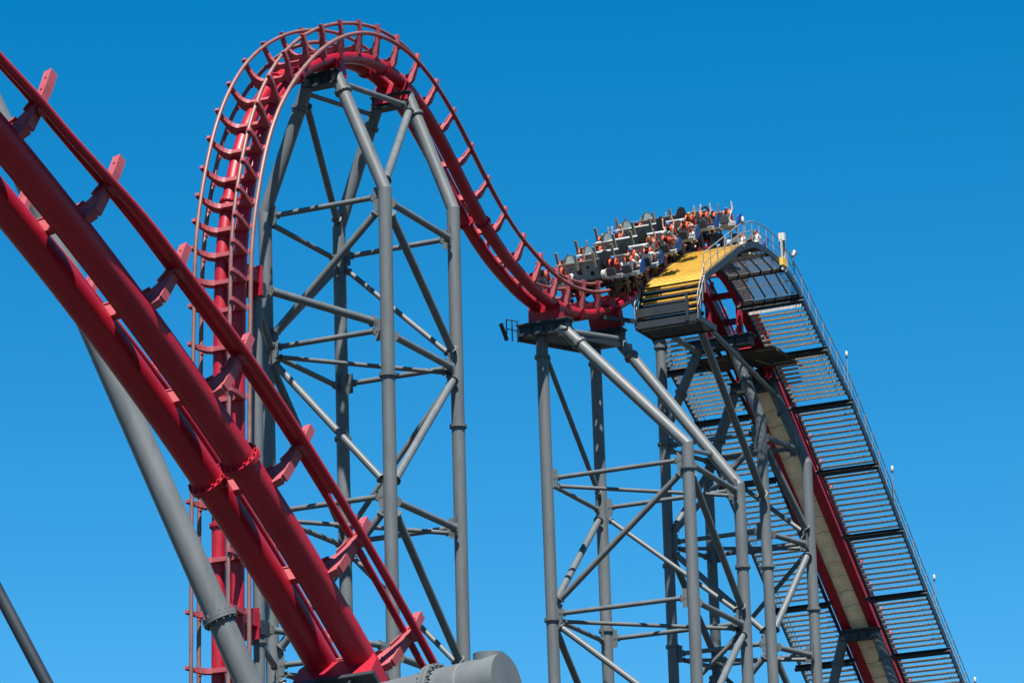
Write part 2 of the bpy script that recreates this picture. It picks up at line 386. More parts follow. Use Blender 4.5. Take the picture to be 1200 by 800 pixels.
t3 = thing('support_tower', 'grey pipe tower under the top of the lift hill behind the yellow stairs', 'support tower', W(44, -1, 0), g_t)
b3 = [dict(s=41.97, far=[(-3.62, 53.7), (-3.78, 0)], near=[(.35, 52.1), (1.72, 48.14), (1.66, 0)]),
      dict(s=45.96, far=[(-1.1, 50.9), (-2.9, 46.58), (-2.9, 0)], near=[(.95, 50.7), (2.62, 46.4), (2.4, 0)])]
on3 = tower(t3, b3, [47.3, 42.2, 36.4, 30.5, 24.5, 18, 11], .275, .12,
            collars={(0, 'near'): (50.2, 40.3), (0, 'far'): (52.6, 47.4, 41, 36.8), (1, 'near'): (49.3, 38.7), (1, 'far'): (48.3, 36.4)})
crossbeam(t3, 41.97, -1.9, 1.5, 52.25, .45, .7); crossbeam(t3, 45.96, -1.3, 1.2, 50.85, .45, .6)
pipe_leg(t3, [W(41.97, -1.5, 52.1), W(41.97, -3.5, 48.2)], .25, (50,))
brace(t3, W(29.2, 3.7, 49.55), W(41.97, 1.75, 43.7), .19, .1, .28)
brace(t3, W(29.5, 1.6, 49.7), W(41.97, -1.5, 52.0), .15, .1, .1)
brace(t3, W(29.0, 4.0, 49.6), W(45.96, 1.1, 50.3), .13, .1, .1)
# red posts up to the lift track, brown maintenance decks
for s, z0 in ((41.97, 52.55), (45.96, 51.1)):
    zt = 55.0 if s < 44 else 51.9
    for l in (-.85, .85):
        m = MB(); m.box(W(s, l, (z0+zt)/2), L, H, Z, .13, .16, (zt-z0)/2); m.box(W(s, l, z0+.03), L, H, Z, .3, .3, .03)
        m.prism([(0, 0), (.7, 0), (0, .9)], W(s, l, z0+.05), H, Z, L, .05); m.prism([(0, 0), (-.7, 0), (0, .9)], W(s, l, z0+.05), H, Z, L, .05)
        m.build('lift_post', RED, t3)
for l0, l1, s0, s1, z in ((-1.8, .3, 42.3, 45.0, 51.75), (.4, 2.5, 42.4, 46.4, 51.85)):
    k = 14; m = MB()
    for i in range(k):
        m.beam(W(s0+(s1-s0)*(i+.5)/k, l0, z), W(s0+(s1-s0)*(i+.5)/k, l1, z), Z, (s1-s0)/k*.86, .05)
    for l in (l0, l1): m.beam(W(s0, l, z-.06), W(s1, l, z-.06), Z, .08, .18)
    m.build('service_deck', RUST, t3)

t4 = thing('lift_trestle', 'dark A-shaped pipe trestle carrying the lower part of the lift hill', 'trestle', W(60, 0, 0))
for sg in (-1, 1): pipe_leg(t4, [W(60.03, sg*.95, 40.0), W(60.03, sg*3.6, 31), W(60.03, sg*3.6, 0)], .275, (38.6,))
crossbeam(t4, 60.03, -1.1, 1.1, 40.0, .45, .6)
brace(t4, W(60.03, -3.6, 30), W(60.03, 3.6, 30), .12, .28, .28)

t5 = thing('support_column', 'slim grey column right behind the vertical red drop', 'support column', W(-7.45, 0, 0))
lg = pipe_leg(t5, [W(-7.42, 0, 42.9), W(-7.7, 0, 0)], .22, (42.2, 28.4))
brace(t5, W(-7.42, .1, 42.4), W(-1.68, 2.62, 41.95), .165, .24, .3)
brace(t5, W(-7.42, -.1, 42.1), W(-1.68, -2.52, 41.6), .14, .24, .3)
brace(t5, W(-7.6, .1, 28.9), W(-1.68, 2.66, 28.9), .13, .24, .3)
brace(t5, W(-7.6, -.1, 28.6), W(-1.68, -2.5, 28.6), .13, .24, .3)
for z in (42.3, 28.9): MB().box(W(-7.5, 0, z), H, L, Z, .3, .3, .28).build('bracket_plate', DGREY, lg)

# service platform hung under the dip
sp = thing('service_platform', 'narrow dark service platform with railing hung under the dip of the track', 'platform', W(20, -.5, 46.9))
m = MB()
for i in range(16): m.beam(W(19.0+i*.52, -1.0, 47.05+i*.09), W(19.0+i*.52, 1.0, 47.05+i*.09), Z, .40, .05)
m.build('deck', DGREY, sp)
m = MB()
for l in (-1.02, 1.02): m.beam(W(18.8, l, 46.95), W(27.2, l, 48.35), Z, .08, .24)
m.build('deck_frame', DGREY, sp)
m = MB()
for i in range(3):
    q = W(18.85+i*.6, -1.62, 47.0+.1*i); m.tube([q, q+Z*1.0], .03, 8)
for hh in (.55, 1.0): m.tube([W(18.85, -1.62, 47+hh), W(20.1, -1.62, 47.2+hh)], .025, 8)
m.tube([W(18.85, -1.62, 47), W(18.4, -1.7, 47.7)], .1, 8)
m.build('railing', DGREY, sp)

# ------------------------------------------------------------------ lift hill track
lift = thing('lift_track', 'red box girder lift hill track with tan belly panels climbing from lower right', 'coaster track', W(66, 0, 0))
at_l = at_main
aa = arange(A_END-.6, A_LAST, .35)
def sweep(poly, al):
    rings = []
    for a in al:
        p, t, nn = PATH.at(a); rings.append([p+L*x+nn*y for x, y in poly])
    return MB().loft(rings, smooth=False)
for sg in (-1, 1):
    sweep([(sg*.54, -.30), (sg*1.06, -.30), (sg*1.06, -.24), (sg*1.0, -.24), (sg*1.0, .22), (sg*1.06, .22), (sg*1.06, .28), (sg*.54, .28)], aa).build('box_girder', RED, lift)
sweep([(-.53, -.06), (.53, -.06), (.53, -.02), (-.53, -.02)], [x for x in aa if x > PATH.arc_s(46)]).build('belly_gap_darkener', BLACKST, lift)  # black sheet added behind the panels so their gaps read as dark
a = PATH.arc_s(46.6)
while a < A_LAST-1:
    p, t, nn = PATH.at(a+.5); m = MB()
    w = .535
    m.prism([(-w, -.61), (-w, .42), (-.24, .51), (.08, .38), (w, .48), (w, -.55), (.08, -.65), (-.24, -.52)], p-nn*(.13+.02*math.sin(a*7)), L, t, nn, .03)
    m.build('belly_panel', TAN, lift); a += 1.065
for sg in (-1, 1):
    MB().tube([TP(x, sg*.79, 1.02) for x in aa], .068, 10).build('guide_rail', RED, lift)
    MB().tube([TP(x, sg*1.075, .60) for x in aa], .085, 10).build('running_rail', RED, lift)
a = A_END+.4
while a < A_LAST-.5:
    p, t, nn = PATH.at(a); inst('tie', TIE, lift, frame(L, nn, -t, p-nn*.09) if L.cross(nn).dot(-t) > 0 else frame(-L, nn, -t, p-nn*.09)); a += 1.78
for sg in (1, -1):                                   # ladder-like rack between girder and rail
    m = MB()
    for off in (.84, .96): m.tube([TP(x, sg*off, .45) for x in aa], .016, 6)
    x = A_END
    while x < A_LAST: m.tube([TP(x, sg*.84, .45), TP(x, sg*.96, .45)], .014, 5, False); x += .17
    m.build('anti_rollback_rack', GALV, lift)
for x in arange(A_END+2, A_LAST-1, 3.5):
    p, t, nn = PATH.at(x); MB().box(p+nn*.13, L, t, nn, .53, .08, .12).build('girder_diaphragm', RED, lift)

# ------------------------------------------------------------------ stair walkways along the lift hill
WALK = Path([(28.2, 51.35), (29.0, 51.9), (33.5, 54.45), (35.2, 55.12), (36.9, 55.28), (38.6, 55.2), (40.35, 54.72), (41.8, 54.0), (44.2, 52.55), (48.4, 50.15), (51.83, 47.45), (55.2, 44.65), (58.4, 41.98), (62, 39.2), (66, 36.05), (72, 31.3)], 14, .1)
def wk_at(s):
    i = max(1, next(i for i in range(len(WALK.Q)) if WALK.Q[i].x >= s)); q0 = WALK.Q[i-1]; q1 = WALK.Q[i]
    f = (s-q0.x)/(q1.x-q0.x)
    ta = (WALK.Q[min(i+2, len(WALK.Q)-1)]-WALK.Q[max(i-3, 0)]).normalized(); tb = (WALK.Q[min(i+3, len(WALK.Q)-1)]-WALK.Q[max(i-2, 0)]).normalized()
    t = ta.lerp(tb, max(0, min(1, f))).normalized(); q = q0+(q1-q0)*f
    return q.y, H*t.x+Z*t.y, H*(-t.y)+Z*t.x
def wp(s, l, n=0):
    z, t, nn = wk_at(s); return W(s, l, z)+nn*n
BEAMS = [41.6, 44.8, 48.3, 51.8, 55.25, 58.6, 62.0, 65.4, 68.8]
PANEL = None
def tread_mesh(w, name, m_):
    m = MB(); X = V((1, 0, 0)); Y = V((0, 1, 0))
    for k in range(int(w/.062)): m.box((-w/2+.04+k*.062, 0, 0), X, Y, Z, .011, .125, .030)
    for y in (-.06, .0, .06): m.box((0, y, .012), X, Y, Z, w/2, .007, .010)
    m.box((0, -.14, -.045), X, Y, Z, w/2, .016, .072); m.box((0, -.02, -.03), X, Y, Z, w/2, .010, .040); m.box((0, .13, -.006), X, Y, Z, w/2, .010, .02)
    for sg in (-1, 1): m.box((sg*(w/2-.02), 0, -.03), X, Y, Z, .02, .12, .045)
    return m.mesh(name, m_)
def walkway(l0, l1, s0, near, label):
    root = thing('stair_walkway', label, 'walkway', W(66, (l0+l1)/2, 0), 'stairways either side of the lift hill')
    w = l1-l0; c = (l0+l1)/2
    ss = arange(s0, 70, .3)
    for l in (l0, l1):
        rings = [[wp(s, l, -.17)-L*.035, wp(s, l, -.17)+L*.035, wp(s, l, .14)+L*.035, wp(s, l, .14)-L*.035] for s in ss]
        MB().loft(rings, smooth=False).build('stringer', DGREY, root)
    for b in BEAMS:
        if b < s0: continue
        z, t, nn = wk_at(b); m = MB()
        a_ = W(b, l0-.05 if l0 > 0 else l0-.2, z)-nn*.2; b_ = W(b, l1+.2 if l0 > 0 else l1+.05, z)-nn*.2
        m.beam(a_, b_, nn, .22, .03); m.beam(a_-nn*.28, b_-nn*.28, nn, .22, .03); m.beam(a_-nn*.14, b_-nn*.14, nn, .03, .26)
        inn = l0 if l0 > 0 else l1
        m.beam(W(b, inn, z)-nn*.2, W(b, .95*(1 if l0 > 0 else -1), z)-nn*.15, nn, .16, .16)
        m.build('cross_beam', DGREY, root)
    TR = tread_mesh(w-.09, 'tread', GRATE)
    s = 41.95 if near else 42.0; k = 0
    while s < 68.8 and k < 96:
        s += .287; k += 1
        if any(abs(s-b) < .06 for b in BEAMS): continue
        z, t, nn = wk_at(s); inst('tread', TR, root, frame(L, H, Z, W(s, c, z)+nn*.02))
    # railings
    sides = (l1, l0) if near else (l0, l1)
    for q, l in enumerate(sides):
        if q == 1 and near:
            ra = arange(41.5, 70, .4)
        else: ra = arange(s0+.2 if near else s0, 70, .4)
        if q == 1: continue
        for hh, rr in ((1.10, .028), (.60, .022), (.22, .02)):
            MB().tube([wp(s, l, .1)+Z*hh for s in ra], rr, 8).build('handrail', GALV, root)
        s = ra[0]; pm = MB().tube([(0, 0, 0), (0, 0, 1.12)], .028, 8).mesh('rail_post', GALV)
        while s < 68:
            inst('rail_post', pm, root, M.Translation(wp(s, l, .1))); s += .95
    return root
wn = walkway(1.28, 4.4, 28.3, True, 'near side stairway with yellow treads on its short front flight and grey grating behind')
wf = walkway(-4.35, -1.28, 38.2, False, 'far side grey grating stairway seen beneath the yellow landing')
# yellow front flight: sloped planks
YP = MB()
s = 28.45; k = 0
while s < 36.9:
    z, t, nn = wk_at(s)
    YP = MB()
    for a_, b_ in ((1.33, 2.35), (2.36, 3.36), (3.37, 4.35)):
        YP.beam(W(s, a_, z)+nn*.05, W(s, b_, z)+nn*.05, nn, .20, .04)
    YP.box(W(s, 2.84, z)+nn*.085+t*.08, L, t, nn, 1.5, .02, .018)
    YP.build('yellow_plank', YEL, wn); s += .245*t.dot(H); k += 1
ys = arange(28.5, 36.9, .3)
MB().loft([[wp(q, 1.34, .022), wp(q, 4.34, .022), wp(q, 4.34, .008), wp(q, 1.34, .008)] for q in ys], smooth=False).build('plank_gap_darkener', BLACKST, wn)  # added black sheet, darkens the slits between the planks
# steep lower steps and landing
MB().box(W(28.42, 2.84, 51.42), L, H, Z, 1.5, .02, .14).build('step_riser', BLACKST, wn)
for i in range(5):
    zz = 51.28-.36*i; s = 28.2-.13*i
    MB().box(W(s, 2.84, zz), L, H, Z, 1.5, .15, .028).build('lower_step', YEL, wn)
    MB().box(W(s+.08, 2.84, zz-.19), L, H, Z, 1.5, .02, .12).build('step_riser', BLACKST, wn)
m = MB()
for l in (1.28, 4.4): m.beam(W(28.35, l, 51.5), W(27.4, l, 49.2), H, .09, .28)
m.beam(W(27.35, 1.2, 49.35), W(27.35, 4.48, 49.35), Z, .1, .34); m.beam(W(29.4, 1.2, 49.3), W(29.4, 4.48, 49.3), Z, .1, .3)
m.beam(W(27.3, 1.25, 49.95), W(27.3, 4.0, 49.95), Z, .06, .42)
for l in (1.25, 4.45): m.beam(W(27.3, l, 49.3), W(29.5, l, 49.3), Z, .1, .3)
m.beam(W(27.2, 3.95, 49.2), W(27.2, 3.95, 50.6), H, .1, .1)
m.build('landing_frame', DGREY, wn)
m = MB()
for i in range(9): m.beam(W(27.4+i*.24, 1.3, 49.22), W(27.4+i*.24, 4.4, 49.22), Z, .16, .04)
m.build('landing_grating', DGREY, wn)
for l in (1.2, 4.45):
    m = MB()
    for i in range(4): m.tube([W(27.3+i*.35, l, 49.3+.5*i), W(27.3+i*.35, l, 50.4+.5*i)], .025, 8)
    for hh in (.5, 1.05): m.tube([W(27.3, l, 49.35+hh), W(28.35, l, 51.2+hh)], .025, 8)
    m.build('landing_railing', GALV, wn)
m = MB()
for l in (1.25,): m.beam(W(27.4, l, 49.6), W(24.9, .55, 49.3), Z, .14, .2)
m.build('landing_bracket', DGREY, wn)
# big grating panels right at the top of the near walkway
for r_ in range(2):
    for c_ in range(5):
        sa = 37.5+2.0*r_; sb = sa+1.9; la = 1.35+.61*c_; lb = la+.57; m = MB()
        P0 = lambda f, l, n: wp(sa, l, n).lerp(wp(sb, l, n), f)
        for e in range(9):
            l = la+.03+(lb-la-.06)*e/8; m.beam(P0(0, l, .05), P0(1, l, .05), Z, .016, .03)
        for f in range(1, 10): m.beam(P0(f/10, la, .045), P0(f/10, lb, .045), Z, .012, .02)
        for l in (la, lb): m.beam(P0(0, l, .03), P0(1, l, .03), Z, .03, .06)
        for f in (0, .5, 1): m.beam(P0(f, la, .03), P0(f, lb, .03), Z, .04, .06)
        m.build('grating_panel', GALV, wn)
m = MB()
for s in (37.3, 39.42, 41.5): m.beam(wp(s, 1.3, -.12), wp(s, 4.4, -.12), Z, .09, .2)
m.build('panel_joist', BLACKST, wn)

# lamps and boxes standing on the outer railing
def lamp(s, label, tall=1.75):
    p = wp(s, 4.52, .0); r = thing('walkway_lamp', label, 'lamp', p, 'small white lamps on the stair railing')
    MB().tube([p, p+Z*tall], .022, 8).build('lamp_pole', GALV, r)
    q = p+Z*tall; m = MB()
    m.tube([q, q+Z*.06], .075, 12); m.build('lamp_base', CHAR, r)
    MB().tube([q+Z*.06, q+Z*.10, q+Z*.26, q+Z*.33], [.055, .07, .07, .04], 12).build('lamp_globe', WHITE, r)
lamp(47.75, 'small white lamp on the outer railing, highest one on the long straight stair')
lamp(54.0, 'small white lamp on the outer railing, second down the long straight stair')
lamp(59.95, 'small white lamp on the outer railing, third down the long straight stair')
lamp(66.0, 'small white lamp on the outer railing at the very bottom right')
lamp(33.6, 'small white lamp on the railing beside the train at the top of the yellow flight', 1.25)
p = wp(39.0, 4.55, 0)
r = thing('signal_box', 'pale weathered box on two posts fixed to the railing just past the top', 'signal box', p)
m = MB()
for e in (-.16, .16): m.box(p+H*e*1.2+Z*.45, L, H, Z, .05, .05, .85)
m.build('mounting_post', CARLIGHT, r)
m = MB().box(p+Z*1.36-L*.08, L, H, Z, .075, .17, .22).box(p+Z*1.36-H*.1+L*.08, L, H, Z, .09, .10, .20); m.build('box', WHITE, r)
MB().box(p+Z*.05-L*.02, L, H, Z, .10, .3, .2).build('base_plate', YEL, r)
p = wp(40.3, 4.55, 0)
r = thing('loudspeaker', 'small grey horn loudspeaker on a bent arm just right of the pale box', 'loudspeaker', p)
MB().tube([p+Z*.6, p+Z*.95, p+Z*1.1+H*.12], .03, 8).build('arm', DGREY, r)
MB().tube([p+Z*1.1, p+Z*1.15+H*.1, p+Z*1.37+H*.3], [.05, .08, .16], 12).build('horn', GALV, r)

# ------------------------------------------------------------------ the near track that sweeps across the left of the picture
PC = [1.245, -29.13, 248.456, 193.172]; QF = [59.604, 3.6583, -0.2337]; PHI = 3.6795
def cw(v): return IX*v[0]+IY*v[1]+FW*v[2]
def fmid(t):
    t_ = max(-1.25, min(1.25, t)); D = QF[0]+QF[1]*t_+QF[2]*t_*t_; x = ((PC[0]*t_+PC[1])*t_+PC[2])*t_+PC[3]; y = 450+350*t_
    p = V(((x-600)/F*D, (400-y)/F*D, D))
    if t != t_:
        e = .01 if t > 0 else -.01
        p = p + (fmid_(t_)-fmid_(t_-e))*((t-t_)/e)
    return p
def fmid_(t):
    D = QF[0]+QF[1]*t+QF[2]*t*t; x = ((PC[0]*t+PC[1])*t+PC[2])*t+PC[3]; y = 450+350*t
    return V(((x-600)/F*D, (400-y)/F*D, D))
def at_f(t):
    T = (fmid(t+.01)-fmid(t-.01)).normalized()
    a = T.cross(V((0, 0, 1))).normalized(); b = a.cross(T)
    Lv = a*math.cos(PHI)+b*math.sin(PHI); N = T.cross(Lv)
    return CAM+cw(fmid(t)), cw(T), cw(N), cw(Lv)
FT = [-1.055, -.7749, -.4991, -.215, .0752, .371, .6699, .9771, 1.28]
p0 = at_f(.95)[0]
ft = thing('coaster_track', 'large close red twin tube coaster track sweeping down across the left side', 'coaster track', (p0.x, p0.y, 0))
add_track(ft, at_f, -1.75, 1.6, FT, [.27], [.31], (lambda t: lerpn(t, ((-1, .44), (-.75, .54), (-.3, .82), (.2, .93), (1, .93))), RED, RED, lambda t: lerpn(t, ((-1, .74), (-.75, .80), (-.3, .92), (.25, 1.04), (1, 1.0)))), step=.04, rr=(.066, .076))
def FP(t, l, n):
    p_, t_, n_, l_ = at_f(t); return p_+l_*l+n_*n
FRUN = lambda t: lerpn(t, ((-1, .44), (-.75, .54), (-.3, .82), (.2, .93), (1, .93))); FGUI = lambda t: lerpn(t, ((-1, .74), (-.75, .80), (-.3, .92), (.25, 1.04), (1, 1.0)))
for sg in (1, -1):                              # plate that joins the two rails of a side on the steeper stretch
    rings = []
    for t in arange(-1.75, .52, .04):
        a_ = FP(t, sg*1.05, FRUN(t)); b_ = FP(t, sg*.81, FGUI(t)); n_ = (at_f(t)[1]).cross(b_-a_).normalized()*.02
        rings.append([a_+n_, b_+n_, b_-n_, a_-n_])
    MB().loft(rings, smooth=False).build('rail_web', RED, ft)
saddle(ft, at_f, .955, .62)

# crossbeam, column under that track
sbm = thing('support_column', 'thick grey horizontal arm with a closed round end carrying the close red track', 'support column', (p0.x, p0.y, 0))
p, t, nn, ll = at_f(.955)
ad = cw(V((.86, .25, -.44)).normalized())
axis_c = p-nn*(.62+.06+.56)-ad*.0-Z*.20; R_ = .525
rc = axis_c-ad*.9; re = axis_c+ad*3.69
arm = MB().tube([rc, re], R_, 40).build('arm', GREY, sbm)
MB().ring(axis_c+ad*2.32, ad, R_+.10, .07, 40).ring(axis_c+ad*2.40, ad, R_+.10, .07, 40).bolts(axis_c+ad*2.36, ad, R_+.06, .26, 26, .024).build('flange', GREY, arm)
mm = MB().tube([axis_c+ad*3.35-Z*.2, axis_c+ad*3.35+Z*(R_+.06)], .27, 24); mm.build('stub_pipe', GREY, arm)
sw = MB().ring(axis_c+ad*2.95, ad, R_+.006, .03, 40); sw.build('weld_seam', GALV, arm)
MB().box(p-nn*.66, ll, t, nn, .98, .36, .04).build('bearing_plate', DGREY, sbm)
gm = MB()
for q in (-.5, 0, .5): gm.box(p-nn*.82+ll*q, ll, t, nn, .02, .3, .14)
gm.build('plate_stiffener', DGREY, sbm)
pipe_leg(sbm, [axis_c-ll*.25+t*.0, axis_c-ll*.25-Z*(axis_c.z)], .5, (6,))
# leaning column and slim pole
kink_p = V((-9.56, 66.1, 24.75)); foot = V((0.86, 66.0, -0.1)); topp = V((-11.8, 65.8, 29.6))
lc = thing('support_column', 'stout grey column leaning left behind the close red track', 'support column', foot)
f_ = (kink_p.z-15.42)/(kink_p.z-foot.z); cpt = kink_p.lerp(foot, f_)
lo = pipe_leg(lc, [topp, kink_p, foot], .252, (cpt.z,))
pl = thing('support_pole', 'slim grey pole coloured dark for shade, slanting across the lower left corner', 'support pole', (-.9, 50, 0))
pd = V((.67, 0, -1.29)).normalized(); pp = V((-7.40, 50, 12.52))
MB().tube([pp-pd*14, pp+pd*14], .092, 18).build('pole', DGREY, pl)  # the pole's shade is put into its dark colour
PS = pp+pd*14
MB().box((PS.x, PS.y, PS.z+.1), (1, 0, 0), (0, 1, 0), (0, 0, 1), .3, .3, .1).build('base_plate', DGREY, pl)

# ------------------------------------------------------------------ riders
def skin_mesh(name, joints, edges, m_, sub=1):
    me = bpy.data.meshes.new(name); me.from_pydata([j[0] for j in joints], edges, [])
    o = bpy.data.objects.new(name, me); C.objects.link(o)
    md = o.modifiers.new('s', 'SKIN'); md.use_smooth_shade = True
    for i, j in enumerate(joints):
        r = j[1]; me.skin_vertices[0].data[i].radius = (r, r) if not isinstance(r, tuple) else r
    me.skin_vertices[0].data[0].use_root = True
    sb = o.modifiers.new('b', 'SUBSURF'); sb.levels = sub; sb.render_levels = sub
    dg = bpy.context.evaluated_depsgraph_get(); dg.update()
    nm = bpy.data.meshes.new_from_object(o.evaluated_get(dg)); nm.name = name
    bpy.data.objects.remove(o); nm.materials.clear(); nm.materials.append(m_)
    for p_ in nm.polygons: p_.use_smooth = True
    return nm
POSES = {   # elbow, wrist for the right arm, then the left arm
    'both arms raised': ((.30, .06, .66), (.27, .14, .92), (-.30, .06, .66), (-.26, .16, .92)),
    'hands on harness': ((.30, .06, .22), (.14, .24, .34), (-.30, .06, .22), (-.14, .24, .34)),
    'one arm raised': ((.31, .04, .64), (.30, .10, .91), (-.30, .08, .22), (-.14, .26, .32)),
    'elbows out': ((.40, .08, .42), (.22, .24, .52), (-.40, .08, .42), (-.22, .24, .52))}
def person_meshes(name, pose):
    er, wr, el, wl = [V(p) for p in POSES[pose]]
    J = [((0, 0, 0), .13), ((0, -.02, .19), .125), ((0, -.03, .38), .14), ((0, -.02, .535), .06), ((0, .0, .62), .078), ((0, .012, .70), .098), ((0, .0, .785), .07), ((0, .115, .685), .016), ((.10, 0, .69), .018), ((-.10, 0, .69), .018), ((0, .09, .625), .03)]
    E = [(0, 1), (1, 2), (2, 3), (3, 4), (4, 5), (5, 6), (5, 7), (5, 8), (5, 9), (4, 10)]
    shirtJ = [((0, 0, -.06), .145), ((0, -.02, .19), .142), ((0, -.03, .38), .157), ((0, -.02, .47), .10)]; shirtE = [(0, 1), (1, 2), (2, 3)]
    legJ = [((0, 0, -.02), .14)]; legE = []
    for sg, e, w in ((1, er, wr), (-1, el, wl)):
        k = len(J); sh = V((sg*.18, -.03, .455)); d = (w-e).normalized(); up = V((sg*.3, .9, .1)); sd = d.cross(up).normalized()
        h = w+d*.075
        J += [(sh, .064), (e, .046), (w, .032), (h, (.038, .02))]; E += [(2, k), (k, k+1), (k+1, k+2), (k+2, k+3)]
        for q, (off, ln) in enumerate(((-.030, .060), (-.010, .075), (.010, .070), (.030, .055))):
            kk = len(J); a = h+sd*off+d*.02; b = a+d*ln*.55+up*.004; c_ = b+d*ln*.4+up*.018
            J += [(a, .010), (b, .0095), (c_, .008)]; E += [(k+3, kk), (kk, kk+1), (kk+1, kk+2)]
        kk = len(J); a = w+d*.03-sd*.035; b = a+d*.035-sd*.025
        J += [(a, .011), (b, .009)]; E += [(k+2, kk), (kk, kk+1)]
        ks = len(shirtJ); shirtJ += [(sh, .076), (sh.lerp(e, .62), .064)]; shirtE += [(2, ks), (ks, ks+1)]
        k = len(J); hp = V((sg*.095, .03, -.03)); kn = V((sg*.13, .46, .03)); an = V((sg*.13, .52, -.40)); to = V((sg*.14, .68, -.46))
        J += [(hp, .095), (kn, .066), (an, .044), (to, .036)]; E += [(0, k), (k, k+1), (k+1, k+2), (k+2, k+3)]
        kl = len(legJ); legJ += [(hp, .108), (kn, .078), (kn.lerp(an, .35), .066)]; legE += [(0, kl), (kl, kl+1), (kl+1, kl+2)]
    return (skin_mesh(name, J, E, SKINS[0]), skin_mesh('shirt', shirtJ, shirtE, CLOTH['white']), skin_mesh('shorts', legJ, legE, CLOTH['denim']))
def half_ball(c, r, z0, n=14, k=6, name='hair', m_=None, sc=(1, 1, 1), back=0):
    m = MB(); rings = []
    for i in range(k+1):
        ph = z0+(PI/2-z0)*i/k
        rings.append([V(c)+V((math.cos(2*PI*j/n)*math.cos(ph)*r*sc[0], math.sin(2*PI*j/n)*math.cos(ph)*r*sc[1]-back*max(0, -math.sin(ph)), math.sin(ph)*r*sc[2])) for j in range(n)])
    m.loft(rings, True, False); return m
PROTO = {}
for pose in POSES: PROTO[pose] = person_meshes('person', pose)
hm = half_ball((0, -.018, .715), .106, -.35); HAIR_SHORT = hm.mesh('hair', HAIRS[0])
hm = half_ball((0, -.022, .715), .110, -.35)
hm.tube([(0, -.09, .72), (0, -.115, .60), (0, -.12, .46), (0, -.10, .38)], [.075, .085, .07, .03], 10); HAIR_LONG = hm.mesh('hair', HAIRS[0])
hm = half_ball((0, -.005, .725), .112, -.05); hm.prism([(-.09, .06), (-.06, .17), (.06, .17), (.09, .06)], (0, 0, .722), V((1, 0, 0)), V((0, 1, 0)), Z, .018); CAP = hm.mesh('cap', CLOTH['blue'])
def over(o, m_):
    o.material_slots[0].link = 'OBJECT'; o.material_slots[0].material = m_
def make_person(mw, pose, skin, shirt, legs, hair, kind, label):
    me = PROTO[pose]
    o = bpy.data.objects.new('person', me[0]); C.objects.link(o); o.matrix_world = mw; o['label'] = label; o['category'] = 'person'; o['group'] = 'riders on the coaster train'
    over(o, SKINS[skin])
    for nm, ms, mt in (('shirt', me[1], CLOTH[shirt]), ('shorts', me[2], CLOTH[legs]), ('cap' if kind == 'cap' else 'hair', {'cap': CAP, 'short': HAIR_SHORT, 'long': HAIR_LONG}[kind], CLOTH['blue'] if kind == 'cap' else HAIRS[hair])):
        c = bpy.data.objects.new(nm, ms); C.objects.link(c); c.parent = o; over(c, mt)
    return o

# ------------------------------------------------------------------ train cars; local x = across, y = up the track, z = off the track
def holed_plate(m, x0, x1, z0, z1, y, th, holes):
    bm = bmesh.new(); loops = [[(x0, z0), (x1, z0+.0), (x1, z1), (x0, z1)]]
    for cx, cz, r, n in holes: loops.append([(cx+r*math.cos(2*PI*k/n), cz+r*math.sin(2*PI*k/n)) for k in range(n)])
    es = []
    for lp in loops:
        vs = [bm.verts.new((p[0], y, p[1])) for p in lp]
        es += [bm.edges.new((vs[i], vs[(i+1) % len(vs)])) for i in range(len(vs))]
    bmesh.ops.triangle_fill(bm, use_beauty=True, edges=es)
    r = bmesh.ops.extrude_face_region(bm, geom=bm.faces[:])
    for v in [e for e in r['geom'] if isinstance(e, bmesh.types.BMVert)]: v.co.y += th
    bm.verts.index_update()
    m.add([v.co.copy() for v in bm.verts], [tuple(v.index for v in f.verts) for f in bm.faces]); bm.free()
X = V((1, 0, 0)); Y = V((0, 1, 0))
HX = {1: (1.15, 0), -1: (-1.05, .78)}
SEATX = (-2.22, -1.40, 1.40, 2.22)
